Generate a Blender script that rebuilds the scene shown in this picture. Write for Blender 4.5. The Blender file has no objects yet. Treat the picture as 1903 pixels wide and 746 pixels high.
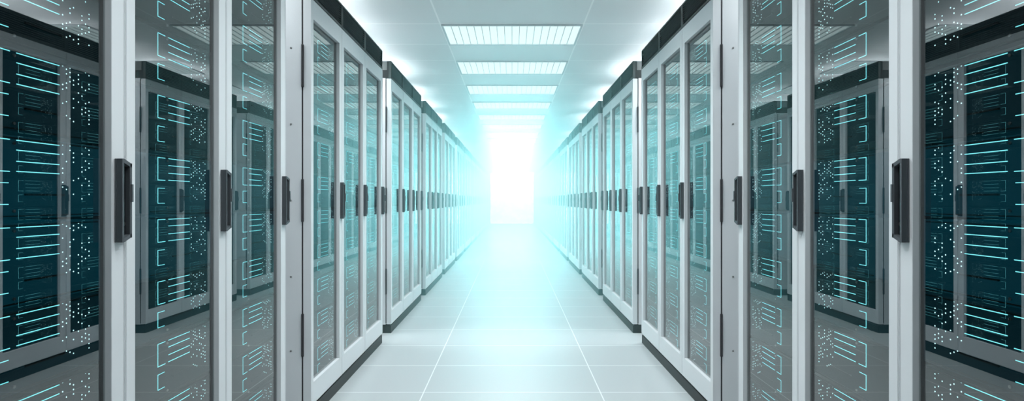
import bpy, bmesh, math, random
from mathutils import Vector

scene = bpy.context.scene
C = scene.collection

# ------------------------------------------------------------------ sizes (metres; y runs down the aisle)
F_PX = 1015.0          # focal length in pixels of the 1903 wide frame
EYE = 1.10
HALF = 1.0             # half the aisle: plane of the door fronts
DOOR_W = 0.5
CAB_L = 3 * DOOR_W
PERIOD = 1.803
FIRST = 0.915
N_CAB = 13
CEIL = 2.42
TOP = 2.256
CROWN_Z = 2.115
PLINTH_Z = 0.07
DEPTH = 0.92           # cabinet depth behind the door plane
WALL_X = 3.35
Y_END = 25.2
Y_BACK = -3.0

# ------------------------------------------------------------------ materials
def new_mat(name):
    m = bpy.data.materials.new(name)
    m.use_nodes = True
    nt = m.node_tree
    return m, nt, nt.nodes['Principled BSDF'], nt.nodes['Material Output']

def plain(name, col, rough=0.4, metal=0.0, spec=0.5, grain=0.0, stretch=(1, 1, 1)):
    m, nt, b, out = new_mat(name)
    b.inputs['Base Color'].default_value = (*col, 1)
    b.inputs['Roughness'].default_value = rough
    b.inputs['Metallic'].default_value = metal
    b.inputs['Specular IOR Level'].default_value = spec
    if grain:
        tc = nt.nodes.new('ShaderNodeTexCoord')
        mp = nt.nodes.new('ShaderNodeMapping')
        mp.inputs['Scale'].default_value = stretch
        nz = nt.nodes.new('ShaderNodeTexNoise')
        nz.inputs['Scale'].default_value = 6
        nz.inputs['Detail'].default_value = 5
        cr = nt.nodes.new('ShaderNodeMapRange')
        cr.inputs['To Min'].default_value = rough - grain
        cr.inputs['To Max'].default_value = rough + grain
        nt.links.new(tc.outputs['Object'], mp.inputs['Vector'])
        nt.links.new(mp.outputs['Vector'], nz.inputs['Vector'])
        nt.links.new(nz.outputs['Fac'], cr.inputs['Value'])
        nt.links.new(cr.outputs['Result'], b.inputs['Roughness'])
    return m

def emitter(name, col, strength, sample=True):
    m, nt, b, out = new_mat(name)
    nt.nodes.remove(b)
    e = nt.nodes.new('ShaderNodeEmission')
    e.inputs['Color'].default_value = (*col, 1)
    e.inputs['Strength'].default_value = strength
    nt.links.new(e.outputs[0], out.inputs['Surface'])
    if not sample:
        m.cycles.emission_sampling = 'NONE'
    return m

PAINT = plain('painted_steel', (0.66, 0.68, 0.70), 0.30, grain=0.06, stretch=(1, 1, .15))
PAINT_SIDE = plain('painted_side', (0.66, 0.68, 0.70), 0.35, grain=0.06, stretch=(1, 1, .15))
GASKET = plain('gasket_rubber', (0.10, 0.10, 0.105), 0.5)
BLACK = plain('black_lining', (0.006, 0.007, 0.008), 0.5)
SEAM = plain('seam_dark', (0.03, 0.03, 0.035), 0.6)
GRILLE = plain('vent_steel', (0.050, 0.058, 0.058), 0.45)
SLAT = plain('vent_slat_steel', (0.13, 0.14, 0.14), 0.4)
CROWN_SIDE = plain('crown_side_grey', (0.17, 0.18, 0.18), 0.45)
PLINTH = plain('plinth_black', (0.022, 0.028, 0.028), 0.5)
HANDLE = plain('handle_plastic', (0.085, 0.095, 0.105), 0.22)
HANDLE_IN = plain('handle_recess', (0.006, 0.008, 0.010), 0.30)
CHASSIS = plain('server_chassis', (0.004, 0.005, 0.0055), 0.45, spec=.25)
def painted_glow(k):  # mid-height teal glow put into the fascia emission, stepped per unit
    m = plain('painted_glow_fascia', (0.004, 0.005, 0.0055), 0.45, spec=.25)
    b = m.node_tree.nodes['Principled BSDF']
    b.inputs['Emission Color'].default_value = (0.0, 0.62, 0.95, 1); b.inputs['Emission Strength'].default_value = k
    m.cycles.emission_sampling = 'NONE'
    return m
FACES = {0: painted_glow(.060), 1: painted_glow(.024), 2: painted_glow(.006)}
SCREW = plain('screw_metal', (0.35, 0.35, 0.35), 0.3, metal=1.0)
FIX_FRAME = plain('fixture_frame', (0.62, 0.68, 0.70), 0.4)
LOUVRE = plain('louvre_aluminium', (0.62, 0.70, 0.72), 0.35)
TRACE = emitter('cyan_trace', (0.23, 0.84, 0.90), 2.7, False)
DOT = emitter('pale_indicator', (0.62, 0.98, 1.0), 3.4, False)
DIFF = emitter('lamp_diffuser', (0.78, 0.99, 1.0), 1.05)
END = emitter('bright_end_window', (0.80, 1.0, 1.0), 17.0)

def glass():
    m, nt, b, out = new_mat('tinted_glass')
    nt.nodes.remove(b)
    N, L = nt.nodes.new, nt.links.new
    tr = N('ShaderNodeBsdfTransparent'); tr.inputs['Color'].default_value = (0.50, 0.54, 0.55, 1)
    clear = N('ShaderNodeBsdfTransparent')
    gl = N('ShaderNodeBsdfGlossy'); gl.inputs['Roughness'].default_value = 0.0
    gl.inputs['Color'].default_value = (0.95, 0.97, 0.97, 1)
    f0 = N('ShaderNodeFresnel'); f0.inputs['IOR'].default_value = 2.0
    fr = N('ShaderNodeMath'); fr.operation = 'MULTIPLY'; fr.inputs[1].default_value = 1.55; fr.use_clamp = True
    L(f0.outputs[0], fr.inputs[0])
    mx = N('ShaderNodeMixShader'); L(fr.outputs[0], mx.inputs[0]); L(tr.outputs[0], mx.inputs[1]); L(gl.outputs[0], mx.inputs[2])
    ge = N('ShaderNodeNewGeometry')
    m2 = N('ShaderNodeMixShader'); L(ge.outputs['Backfacing'], m2.inputs[0]); L(mx.outputs[0], m2.inputs[1]); L(clear.outputs[0], m2.inputs[2])
    L(m2.outputs[0], out.inputs['Surface'])
    return m
GLASS = glass()

def tiled(name, col, line_col, sx, sy, ox, oy, lw, rough, bump=0.0, spec=0.5):
    """flat colour with straight joints at x = ox + n sx and y = oy + n sy"""
    m, nt, b, out = new_mat(name)
    N, L = nt.nodes.new, nt.links.new
    ge = N('ShaderNodeNewGeometry'); sp = N('ShaderNodeSeparateXYZ'); L(ge.outputs['Position'], sp.inputs[0])
    def joint(sock, s, o):
        a = N('ShaderNodeMath'); a.operation = 'SUBTRACT'; L(sock, a.inputs[0]); a.inputs[1].default_value = o - s / 2
        w = N('ShaderNodeMath'); w.operation = 'FLOORED_MODULO'; L(a.outputs[0], w.inputs[0]); w.inputs[1].default_value = s
        c = N('ShaderNodeMath'); c.operation = 'SUBTRACT'; L(w.outputs[0], c.inputs[0]); c.inputs[1].default_value = s / 2
        d = N('ShaderNodeMath'); d.operation = 'ABSOLUTE'; L(c.outputs[0], d.inputs[0])
        e = N('ShaderNodeMath'); e.operation = 'LESS_THAN'; L(d.outputs[0], e.inputs[0]); e.inputs[1].default_value = lw / 2
        return e.outputs[0]
    j = N('ShaderNodeMath'); j.operation = 'MAXIMUM'
    L(joint(sp.outputs['X'], sx, ox), j.inputs[0]); L(joint(sp.outputs['Y'], sy, oy), j.inputs[1])
    nz = N('ShaderNodeTexNoise'); nz.inputs['Scale'].default_value = 1.3; nz.inputs['Detail'].default_value = 3
    L(ge.outputs['Position'], nz.inputs['Vector'])
    mr = N('ShaderNodeMapRange'); mr.inputs['To Min'].default_value = rough * 0.96; mr.inputs['To Max'].default_value = rough * 1.04
    L(nz.outputs['Fac'], mr.inputs['Value']); L(mr.outputs['Result'], b.inputs['Roughness'])
    mix = N('ShaderNodeMix'); mix.data_type = 'RGBA'
    L(j.outputs[0], mix.inputs['Factor'])
    mix.inputs['A'].default_value = (*col, 1); mix.inputs['B'].default_value = (*line_col, 1)
    L(mix.outputs['Result'], b.inputs['Base Color'])
    b.inputs['Specular IOR Level'].default_value = spec
    return m

FLOOR = tiled('floor_tiles', (0.42, 0.45, 0.46), (0.66, 0.69, 0.70), 1.012, 0.505, 0.506, 3.132, 0.0065, 0.26)
CEILM = tiled('ceiling_tiles', (0.82, 0.84, 0.85), (0.98, 0.985, 0.99), 1.072, 0.5345, 0.536, 4.078, 0.012, 0.55, spec=0.2)
WALLM = plain('wall_paint', (0.80, 0.83, 0.84), 0.6, grain=0.05)

# ------------------------------------------------------------------ mesh helpers
class MB:
    """collects shapes into one mesh; s = -1 builds the left row, +1 the right row (x is distance from the aisle's middle)"""
    def __init__(self, s=1):
        self.bm = bmesh.new(); self.s = s; self.mats = []
    def mi(self, m):
        if m not in self.mats: self.mats.append(m)
        return self.mats.index(m)
    def poly(self, pts, faces, m):
        vs = [self.bm.verts.new((p[0] * self.s, p[1], p[2])) for p in pts]
        k = self.mi(m); out = []
        for f in faces:
            fc = self.bm.faces.new([vs[i] for i in f]); fc.material_index = k; out.append(fc)
        return out
    def box(self, x0, x1, y0, y1, z0, z1, m, bevel=0.0):
        before = set(self.bm.verts)
        pts = [(x, y, z) for x in (x0, x1) for y in (y0, y1) for z in (z0, z1)]
        fs = self.poly(pts, [(0, 1, 3, 2), (4, 6, 7, 5), (0, 4, 5, 1), (2, 3, 7, 6), (0, 2, 6, 4), (1, 5, 7, 3)], m)
        if bevel:
            es = list({e for f in fs for e in f.edges})
            bmesh.ops.bevel(self.bm, geom=es, offset=bevel, segments=2, affect='EDGES', profile=0.6, material=-1)
        return fs
    def prism(self, prof, y0, y1, m):
        n = len(prof)
        pts = [(x, y0, z) for x, z in prof] + [(x, y1, z) for x, z in prof]
        self.poly(pts, [tuple(range(n)), tuple(range(2 * n - 1, n - 1, -1))] + [(i, i + n, (i + 1) % n + n, (i + 1) % n) for i in range(n)], m)
    def cyl_x(self, x0, x1, y, z, r, m, n=12):
        pts = [(x, y + r * math.cos(2 * math.pi * i / n), z + r * math.sin(2 * math.pi * i / n)) for x in (x0, x1) for i in range(n)]
        self.poly(pts, [tuple(range(n)), tuple(range(2 * n - 1, n - 1, -1))] + [(i, i + n, (i + 1) % n + n, (i + 1) % n) for i in range(n)], m)
    def cyl_z(self, x, y, z0, z1, r, m, n=10):
        pts = [(x + r * math.cos(2 * math.pi * i / n), y + r * math.sin(2 * math.pi * i / n), z) for z in (z0, z1) for i in range(n)]
        self.poly(pts, [tuple(range(n)), tuple(range(2 * n - 1, n - 1, -1))] + [(i, i + n, (i + 1) % n + n, (i + 1) % n) for i in range(n)], m)
    def mesh(self, name):
        bmesh.ops.recalc_face_normals(self.bm, faces=self.bm.faces)
        me = bpy.data.meshes.new(name); self.bm.to_mesh(me); self.bm.free()
        for m in self.mats: me.materials.append(m)
        return me
    def build(self, name, parent=None, loc=(0, 0, 0)):
        o = bpy.data.objects.new(name, self.mesh(name)); C.objects.link(o)
        o.parent = parent; o.location = loc
        return o

def tag(o, label=None, cat=None, group=None, kind=None):
    if label: o['label'] = label
    if cat: o['category'] = cat
    if group: o['group'] = group
    if kind: o['kind'] = kind
    return o

def copy_tree(o, parent=None):
    c = o.copy(); C.objects.link(c); c.parent = parent
    for ch in [k for k in TREE.get(o.name, [])]:
        copy_tree(ch, c)
    return c
TREE = {}
def register(root):
    kids = list(root.children)
    TREE[root.name] = kids
    for k in kids: register(k)

# ------------------------------------------------------------------ room shell
def slab(name, x0, x1, y0, y1, z0, z1, m):
    b = MB(); b.box(x0, x1, y0, y1, z0, z1, m)
    return tag(b.build(name), kind='structure')
slab('floor', -WALL_X, WALL_X, Y_BACK, Y_END + .1, -0.12, 0, FLOOR)
slab('ceiling', -WALL_X, WALL_X, Y_BACK, Y_END + .1, CEIL, CEIL + .1, CEILM)
slab('wall_left', -WALL_X - .1, -WALL_X, Y_BACK, Y_END + .1, -0.12, CEIL + .1, WALLM)
slab('wall_right', WALL_X, WALL_X + .1, Y_BACK, Y_END + .1, -0.12, CEIL + .1, WALLM)
slab('wall_back', -WALL_X - .1, WALL_X + .1, Y_BACK - .1, Y_BACK, -0.12, CEIL + .1, WALLM)
slab('wall_far', -WALL_X - .1, WALL_X + .1, Y_END + .1, Y_END + .2, -0.12, CEIL + .1, WALLM)
w = MB()
w.box(-1.0, 1.0, Y_END + .04, Y_END + .08, 0.03, CEIL - .03, END)
wo = tag(w.build('window_1'), kind='structure')
w = MB()
for a in ((-1.04, -1.0, 0, CEIL), (1.0, 1.04, 0, CEIL), (-1.0, 1.0, 0, .03), (-1.0, 1.0, CEIL - .03, CEIL)):
    w.box(a[0], a[1], Y_END, Y_END + .1, a[2] + .001, a[3] - .001, FIX_FRAME)
w.build('window_frame', wo)

# ------------------------------------------------------------------ cabinets
YS0, YS1 = 0.035, 0.449        # the pane opening across one door
GZ0, GZ1 = 0.185, 2.014        # and up it

def door_mb(s, i):
    b = MB(s); y0 = i * DOOR_W + .0012; y1 = (i + 1) * DOOR_W - .0012
    a0, a1 = i * DOOR_W + YS0, i * DOOR_W + YS1
    X0, X1 = HALF, HALF + .040
    zb, zt = PLINTH_Z + .004, CROWN_Z - .004
    bv = .0018
    b.box(X0, X1, y0, a0, zb, zt, PAINT, bv)
    b.box(X0, X1, a1, y1, zb, zt, PAINT, bv)
    b.box(X0, X1, a0 - .001, a1 + .001, zb, GZ0, PAINT, bv)
    b.box(X0, X1, a0 - .001, a1 + .001, GZ1, zt, PAINT, bv)
    # dark gasket round the opening, behind the pane
    g0, g1, t = HALF + .0205, HALF + .046, .004
    b.box(g0, g1, a0, a0 + t, GZ0, GZ1, GASKET); b.box(g0, g1, a1 - t, a1, GZ0, GZ1, GASKET)
    b.box(g0, g1, a0 + t, a1 - t, GZ0, GZ0 + t, GASKET); b.box(g0, g1, a0 + t, a1 - t, GZ1 - t, GZ1, GASKET)
    # fine raised bead down the closing stile
    b.box(X0 - .0015, X0 + .001, y1 - .006, y1 - .003, zb + .01, zt - .01, PAINT)
    return b

def handle_mb(s, i):
    b = MB(s); y0 = i * DOOR_W + .458; y1 = y0 + .036
    zc = EYE; h = .106
    X = HALF - .0005
    b.box(X - .005, X, y0, y1, zc - h, zc + h, HANDLE, .0015)             # back plate
    b.box(X - .020, X - .005, y0, y0 + .007, zc - h, zc + h, HANDLE, .0015)   # near cheek
    b.box(X - .020, X - .005, y1 - .008, y1, zc - h + .010, zc + h - .010, HANDLE, .0015)
    for sg in (-1, 1):                                                      # slanted ends
        pts = []
        for x in (X - .020, X - .005):
            pts += [(x, y0 + .006, zc + sg * h), (x, y1 - .001, zc + sg * (h - .012)),
                    (x, y1 - .001, zc + sg * (h - .022)), (x, y0 + .006, zc + sg * (h - .010))]
        b.poly(pts, [(0, 1, 2, 3), (7, 6, 5, 4), (0, 4, 5, 1), (1, 5, 6, 2), (2, 6, 7, 3), (3, 7, 4, 0)], HANDLE)
    b.box(X - .0075, X - .0048, y0 + .007, y1 - .008, zc - h + .012, zc + h - .012, HANDLE_IN)
    b.box(X - .011, X - .007, y0 + .015, y0 + .019, zc - h + .02, zc + h - .02, HANDLE)  # grip rib
    b.box(X - .023, X - .016, y1 - .006, y1 + .001, zc - .004, zc + .042, HANDLE, .001)     # latch
    b.cyl_x(X - .0085, X - .007, y0 + .024, zc - .06, .0045, SCREW)
    return b

def hinge_mb(s, zc):
    b = MB(s)
    b.box(HALF + .036, HALF + .0475, -.006, .003, zc - .106, zc + .106, SEAM, .0015)
    b.cyl_z(HALF + .0415, -.007, zc - .100, zc + .100, .0035, SEAM)
    return b

def body_mb(s):
    b = MB(s)
    X0, X1 = HALF + .0475, HALF + DEPTH
    L = CAB_L; t = .022
    zb, zt = PLINTH_Z + .002, CROWN_Z - .001
    def skin(x0, x1, y0, y1, z0, z1, m): b.box(x0, x1, y0, y1, z0, z1, m)
    skin(X0, X1, 0, t, zb, zt, PAINT_SIDE); skin(X0, X1, L - t, L, zb, zt, PAINT_SIDE)
    skin(X1 - t, X1, t, L - t, zb, zt, PAINT_SIDE)
    skin(X0, X1 - t, t, L - t, zb, zb + t, PAINT_SIDE); skin(X0, X1 - t, t, L - t, zt - t, zt, PAINT_SIDE)
    # black lining
    q = .004
    skin(X0 + .001, X1 - t - .001, t, t + q, zb + t, zt - t, BLACK)
    skin(X0 + .001, X1 - t - .001, L - t - q, L - t, zb + t, zt - t, BLACK)
    skin(X1 - t - q, X1 - t, t + q, L - t - q, zb + t, zt - t, BLACK)
    skin(X0 + .001, X1 - t - q, t + q, L - t - q, zb + t, zb + t + q, BLACK)
    skin(X0 + .001, X1 - t - q, t + q, L - t - q, zt - t - q, zt - t, BLACK)
    for k in (1, 2):
        skin(X0 + .001, X1 - t - q, k * DOOR_W - .012, k * DOOR_W + .012, zb + t + q, zt - t - q, BLACK)
    # dark joint between body and doors
    b.box(HALF + .0402, HALF + .0475, .004, .016, zb + .01, zt - .01, SEAM)
    b.box(HALF + .0402, HALF + .0475, L - .016, L - .004, zb + .01, zt - .01, SEAM)
    b.box(HALF + .0402, HALF + .0475, .016, L - .016, zt - .03, zt - .01, SEAM)
    b.box(HALF + .0402, HALF + .0475, .016, L - .016, zb + .01, zb + .03, SEAM)
    # screws up the side panel
    for z in (.35, .72, 1.1, 1.48, 1.86):
        for x in (HALF + .10,):
            pts = []
            n = 8; r = .005
            for y in (-.002, 0.0):
                pts += [(x + r * math.cos(2 * math.pi * k / n), y, z + r * math.sin(2 * math.pi * k / n)) for k in range(n)]
            b.poly(pts, [tuple(range(n)), tuple(range(2 * n - 1, n - 1, -1))] + [(k, k + n, (k + 1) % n + n, (k + 1) % n) for k in range(n)], SCREW)
    return b

def plinth_mb(s):
    b = MB(s)
    b.box(HALF + .002, HALF + DEPTH - .002, .002, CAB_L - .002, 0.0, PLINTH_Z - .008, PLINTH, .003)
    b.box(HALF + .012, HALF + DEPTH - .012, .012, CAB_L - .012, PLINTH_Z - .009, PLINTH_Z + .001, SEAM)
    return b

def crown_mb(s):
    b = MB(s); L = CAB_L
    X0, X1 = HALF + .022, HALF + DEPTH
    zm = CROWN_Z + .066
    b.box(X0 + .012, X1 - .002, .003, L - .003, CROWN_Z, zm, BLACK)               # dark lower band of the sides
    b.box(X0 + .012, X1, .0, L, zm, TOP - .003, CROWN_SIDE, .002)                 # grey upper band
    b.box(X0 + .020, X1 - .008, .008, L - .008, TOP - .004, TOP, PAINT)           # unseen pale slab added to bounce light onto the ceiling
    return b

def vent_mb(s, i):
    b = MB(s); y0 = i * DOOR_W; y1 = y0 + DOOR_W
    X = HALF; fw = .016
    z0, z1 = CROWN_Z, TOP
    b.box(X, X + .020, y0 + .0005, y0 + fw, z0, z1, GRILLE, .0015); b.box(X, X + .020, y1 - fw, y1 - .0005, z0, z1, GRILLE, .0015)
    b.box(X, X + .020, y0 + fw, y1 - fw, z0, z0 + .013, GRILLE); b.box(X, X + .020, y0 + fw, y1 - fw, z1 - .009, z1, GRILLE)
    b.box(X + .021, X + .034, y0 + .001, y1 - .001, z0 + .002, z1 - .002, BLACK)
    n = 9; zz0, zz1 = z0 + .013, z1 - .009; p = (zz1 - zz0) / n
    for k in range(n):
        zc = zz0 + (k + .5) * p
        b.prism([(X + .002, zc - p * .30), (X + .004, zc - p * .36), (X + .019, zc + p * .12), (X + .017, zc + p * .2)], y0 + fw - .001, y1 - fw + .001, SLAT)
    return b

# server units: one every 0.1808 m, with glowing traces on the fascia
STEP = 0.1808
def server_mb(s, i, face=None):
    b = MB(s); y0 = i * DOOR_W + .043; y1 = i * DOOR_W + .447
    X = HALF + .0256
    b.box(X, X + .62, y0 + .0, y1, -.038, .134, CHASSIS if face is None else face, .0015)
    # raised fascia border, pull bar and screws
    b.box(X - .002, X + .001, y0 + .09, y1 - .01, -.034, -.031, CHASSIS); b.box(X - .002, X + .001, y0 + .09, y1 - .01, .127, .130, CHASSIS)
    b.box(X - .004, X - .0025, y0 + .19, y0 + .29, .0105, .0145, CHASSIS)
    b.box(X - .004, X + .001, y0 + .19, y0 + .194, .0105, .0145, CHASSIS); b.box(X - .004, X + .001, y0 + .286, y0 + .29, .0105, .0145, CHASSIS)
    for z in (.118, -.022): b.cyl_x(X - .003, X, y0 + .165, z, .0035, SCREW, 8)
    return b
def trace_mb(s, i):
    b = MB(s); o = i * DOOR_W; X0, X1 = HALF + .0248, HALF + .0257
    w = .0008
    def bar(ya, yb, za, zb, k=TRACE): b.box(X0, X1, o + ya, o + yb, za, zb, k)
    def hline(ya, yb, z, h=.0009): bar(ya, yb, z - h, z + h)
    bar(.1655, .1655 + 2 * w, .059, .125); hline(.1655, .200, .125); hline(.1655, .200, .0595)
    bar(.1655, .1655 + 2 * w, -.008, .036); hline(.1655, .197, .036, .0008); hline(.1655, .197, -.008, .0008)
    for z in (.1248, .1045, .0812, .0604): hline(.215, .322, z)
    return b
COLS = (.3312, .342, .352, .362, .3766, .387, .398, .4089)
def dots_mb(s, i, seed):
    r = random.Random(seed); b = MB(s); o = i * DOOR_W; X0, X1 = HALF + .0249, HALF + .0257
    for ci, c in enumerate(COLS):
        for k in range(12):
            z = .127 - k * .0107 - (.0053 if ci % 2 else 0)
            if r.random() < .38:
                q = .00115
                b.box(X0, X1, o + c - q, o + c + q, z - q * 1.15, z + q * 1.15, DOT)
    return b

ORD = ['nearest', 'second', 'third', 'fourth', 'fifth', 'sixth', 'seventh', 'eighth', 'ninth', 'tenth', 'eleventh', 'twelfth', 'thirteenth',
       'fourteenth', 'fifteenth', 'sixteenth', 'seventeenth', 'eighteenth', 'nineteenth', 'twentieth', 'twenty-first', 'twenty-second']

def make_cabinet(s):
    root = bpy.data.objects.new('server_cabinet', None); C.objects.link(root); root.empty_display_size = .2
    body_mb(s).build('body', root)
    plinth_mb(s).build('plinth', root)['label'] = 'black plinth under the cabinet'
    cr = crown_mb(s).build('crown', root); cr['label'] = 'dark top box, its side grey above and black below'
    for i in range(3): vent_mb(s, i).build('vent_grille', cr)
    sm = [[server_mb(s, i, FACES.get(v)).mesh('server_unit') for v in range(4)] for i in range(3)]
    tm = [trace_mb(s, i).mesh('light_traces') for i in range(3)]
    dm = [[dots_mb(s, i, 11 * q + 3).mesh('indicator_lights') for q in range(3)] for i in range(3)]
    for i in range(3):
        d = door_mb(s, i).build('door', root)
        p = MB(s); p.box(HALF + .0165, HALF + .0205, i * DOOR_W + YS0 - .0005, i * DOOR_W + YS1 + .0005, GZ0 - .0005, GZ1 + .0005, GLASS)
        p.build('glass_pane', d)['label'] = 'dark reflecting glass pane'
        handle_mb(s, i).build('handle', d)['label'] = 'black recessed pull handle'
        if i == 0:
            for z in (EYE - .671, EYE, EYE + .671): hinge_mb(s, z).build('hinge', d)
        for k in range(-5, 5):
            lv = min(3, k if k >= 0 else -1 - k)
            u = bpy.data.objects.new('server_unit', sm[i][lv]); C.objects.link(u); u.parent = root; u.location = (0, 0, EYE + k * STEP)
            if lv < 3: u['label'] = 'black server front with an added faint teal glow'
            t = bpy.data.objects.new('light_traces', tm[i]); C.objects.link(t); t.parent = u; t['label'] = 'glowing cyan bracket and four lines'
            q = bpy.data.objects.new('indicator_lights', dm[i][(k + i) % 3]); C.objects.link(q); q.parent = u; q['label'] = 'cluster of tiny pale cyan dots'; q['kind'] = 'stuff'
    return root

for s, side in ((-1, 'left'), (1, 'right')):
    proto = make_cabinet(s)
    bpy.context.view_layer.update()
    register(proto)
    for n in range(N_CAB):
        o = proto if n == 0 else copy_tree(proto)
        o.location = (0, FIRST + n * PERIOD, 0)
        if n == 0: lab = f'large light grey glass-doored server cabinet nearest the camera, at the {side} edge of the photo'
        else: lab = f'light grey three-door server cabinet, {ORD[n]} from the camera in the {side} row'
        tag(o, lab, 'server cabinet', f'server cabinets in the {side} row')

# the pivot of each row sits at the foot of its doors
for o in C.objects:
    pass

# ------------------------------------------------------------------ ceiling lights
LW, LL = 1.072, .5345
def make_light(cx):
    root = bpy.data.objects.new('ceiling_light', None); C.objects.link(root); root.empty_display_size = .2
    b = MB(); x0, x1 = -LW / 2 + .006, LW / 2 - .006; y0, y1 = .006, LL - .006; f = .014; z0, z1 = -.012, -.0005
    b.box(x0, x0 + f, y0, y1, z0, z1, FIX_FRAME, .001); b.box(x1 - f, x1, y0, y1, z0, z1, FIX_FRAME, .001)
    b.box(x0 + f, x1 - f, y0, y0 + f, z0, z1, FIX_FRAME, .001); b.box(x0 + f, x1 - f, y1 - f, y1, z0, z1, FIX_FRAME, .001)
    b.build('frame', root)
    d = MB(); d.box(x0 + f, x1 - f, y0 + f, y1 - f, -.004, -.001, DIFF)
    dd = d.build('diffuser', root); dd['label'] = 'glowing pale cyan diffuser'
    l = MB(); n = 18
    for k in range(1, n):
        x = x0 + f + (x1 - x0 - 2 * f) * k / n
        l.box(x - .0025, x + .0025, y0 + f, y1 - f, -.0105, -.0042, LOUVRE)
    l.build('louvre', root)
    return root
lp = make_light(0)
bpy.context.view_layer.update(); register(lp)
lamp_d = bpy.data.lights.new('luminaire_beam', 'AREA')
lamp_d.shape = 'RECTANGLE'; lamp_d.size = LW - .08; lamp_d.size_y = LL - .08
lamp_d.spread = math.radians(140); lamp_d.color = (.93, .985, 1.0); lamp_d.energy = 16
beams = {}
# added unseen area lamps just above the cabinet tops brighten the ceiling
up_d = bpy.data.lights.new('added_ceiling_wash', 'AREA'); up_d.shape = 'RECTANGLE'; up_d.size = .55; up_d.size_y = 1.3
up_d.color = (.95, .99, 1.0); up_d.energy = 1.4
for sx in (-1, 1):
    for n in range(N_CAB):
        la = bpy.data.objects.new('added_ceiling_wash', up_d); C.objects.link(la)
        la.location = (sx * 1.34, FIRST + n * PERIOD + .75, TOP + .01); la.rotation_euler = (math.pi, 0, 0)
first = True
for cx, where, grp in ((0, 'above the middle of the aisle', 'ceiling lights over the aisle'),
                       (-1.69, 'over the left cabinet row', 'ceiling lights over the left cabinet row'),
                       (1.69, 'over the right cabinet row', 'ceiling lights over the right cabinet row')):
    for k in range(-3, 19):
        y = 4.078 + k * 1.069
        if y > Y_END - .7: break
        # the aisle runs brighter towards its far end
        e = 16 if y < 6 else 16 + min(1, (y - 6) / 8) * 60
        e = e if cx == 0 else 28
        if e not in beams:
            beams[e] = lamp_d.copy(); beams[e].energy = e
        la = bpy.data.objects.new('luminaire_beam', beams[e]); C.objects.link(la)
        la.location = (cx, y + LL / 2, CEIL - .016)
        o = lp if first else copy_tree(lp); first = False
        o.location = (cx, y, CEIL)
        if k < 0:
            tag(o, f'louvred ceiling light {where}, {[0, "just above the edge of the photo", "overhead", "behind the camera"][-k]}', 'ceiling light', grp)
        else:
            tag(o, f'louvred ceiling light, {ORD[k]} from the camera {where}', 'ceiling light', grp)

# ------------------------------------------------------------------ haze banks thickening towards the bright end
def haze(y0, dens, col, g):
    m = bpy.data.materials.new('haze'); m.use_nodes = True; nt = m.node_tree
    nt.nodes.remove(nt.nodes['Principled BSDF'])
    v = nt.nodes.new('ShaderNodeVolumeScatter'); v.inputs['Color'].default_value = (*col, 1)
    v.inputs['Density'].default_value = dens; v.inputs['Anisotropy'].default_value = g
    a = nt.nodes.new('ShaderNodeVolumeAbsorption'); a.inputs['Color'].default_value = (*col, 1); a.inputs['Density'].default_value = dens
    ad = nt.nodes.new('ShaderNodeAddShader'); nt.links.new(v.outputs[0], ad.inputs[0]); nt.links.new(a.outputs[0], ad.inputs[1])
    nt.links.new(ad.outputs[0], nt.nodes['Material Output'].inputs['Volume'])
    b = MB(); b.box(-.972, .972, y0, Y_END - .001, .0005, CEIL - .02, m)
    o = b.build('haze')
    return o
H = [(2.6, .017), (4.2, .058), (6.0, .065), (8.0, .075)]
for k, (y0, d) in enumerate(H):
    o = haze(y0, d, (.47, .945, .965), .35)
    tag(o, 'pale cyan haze filling the aisle, ' + ['thin and starting nearest the camera', 'starting beside the third cabinets', 'starting beyond the third cabinets', 'thickest towards the bright far end'][k], 'haze', 'haze along the aisle', 'stuff')

# ------------------------------------------------------------------ world, camera, view
wd = bpy.data.worlds.new('World'); scene.world = wd; wd.use_nodes = True
wd.node_tree.nodes['Background'].inputs['Color'].default_value = (0, 0, 0, 1)

cam = bpy.data.cameras.new('camera'); cam.sensor_width = 36; cam.lens = F_PX / 1903 * 36
cam.clip_start = .02
co = bpy.data.objects.new('camera', cam); C.objects.link(co)
co.location = (0, 0, EYE); co.rotation_euler = (math.pi / 2, 0, 0)
scene.camera = co

scene.view_settings.view_transform = 'Standard'; scene.view_settings.look = 'None'
scene.view_settings.gamma = 1; scene.view_settings.use_curve_mapping = False
scene.view_settings.exposure = 0.0
cy = scene.cycles
cy.use_denoising = True; cy.use_adaptive_sampling = True; cy.adaptive_threshold = 0.03
cy.max_bounces = 10; cy.diffuse_bounces = 4; cy.glossy_bounces = 1; cy.transparent_max_bounces = 16; cy.volume_bounces = 2
cy.sample_clamp_indirect = 6
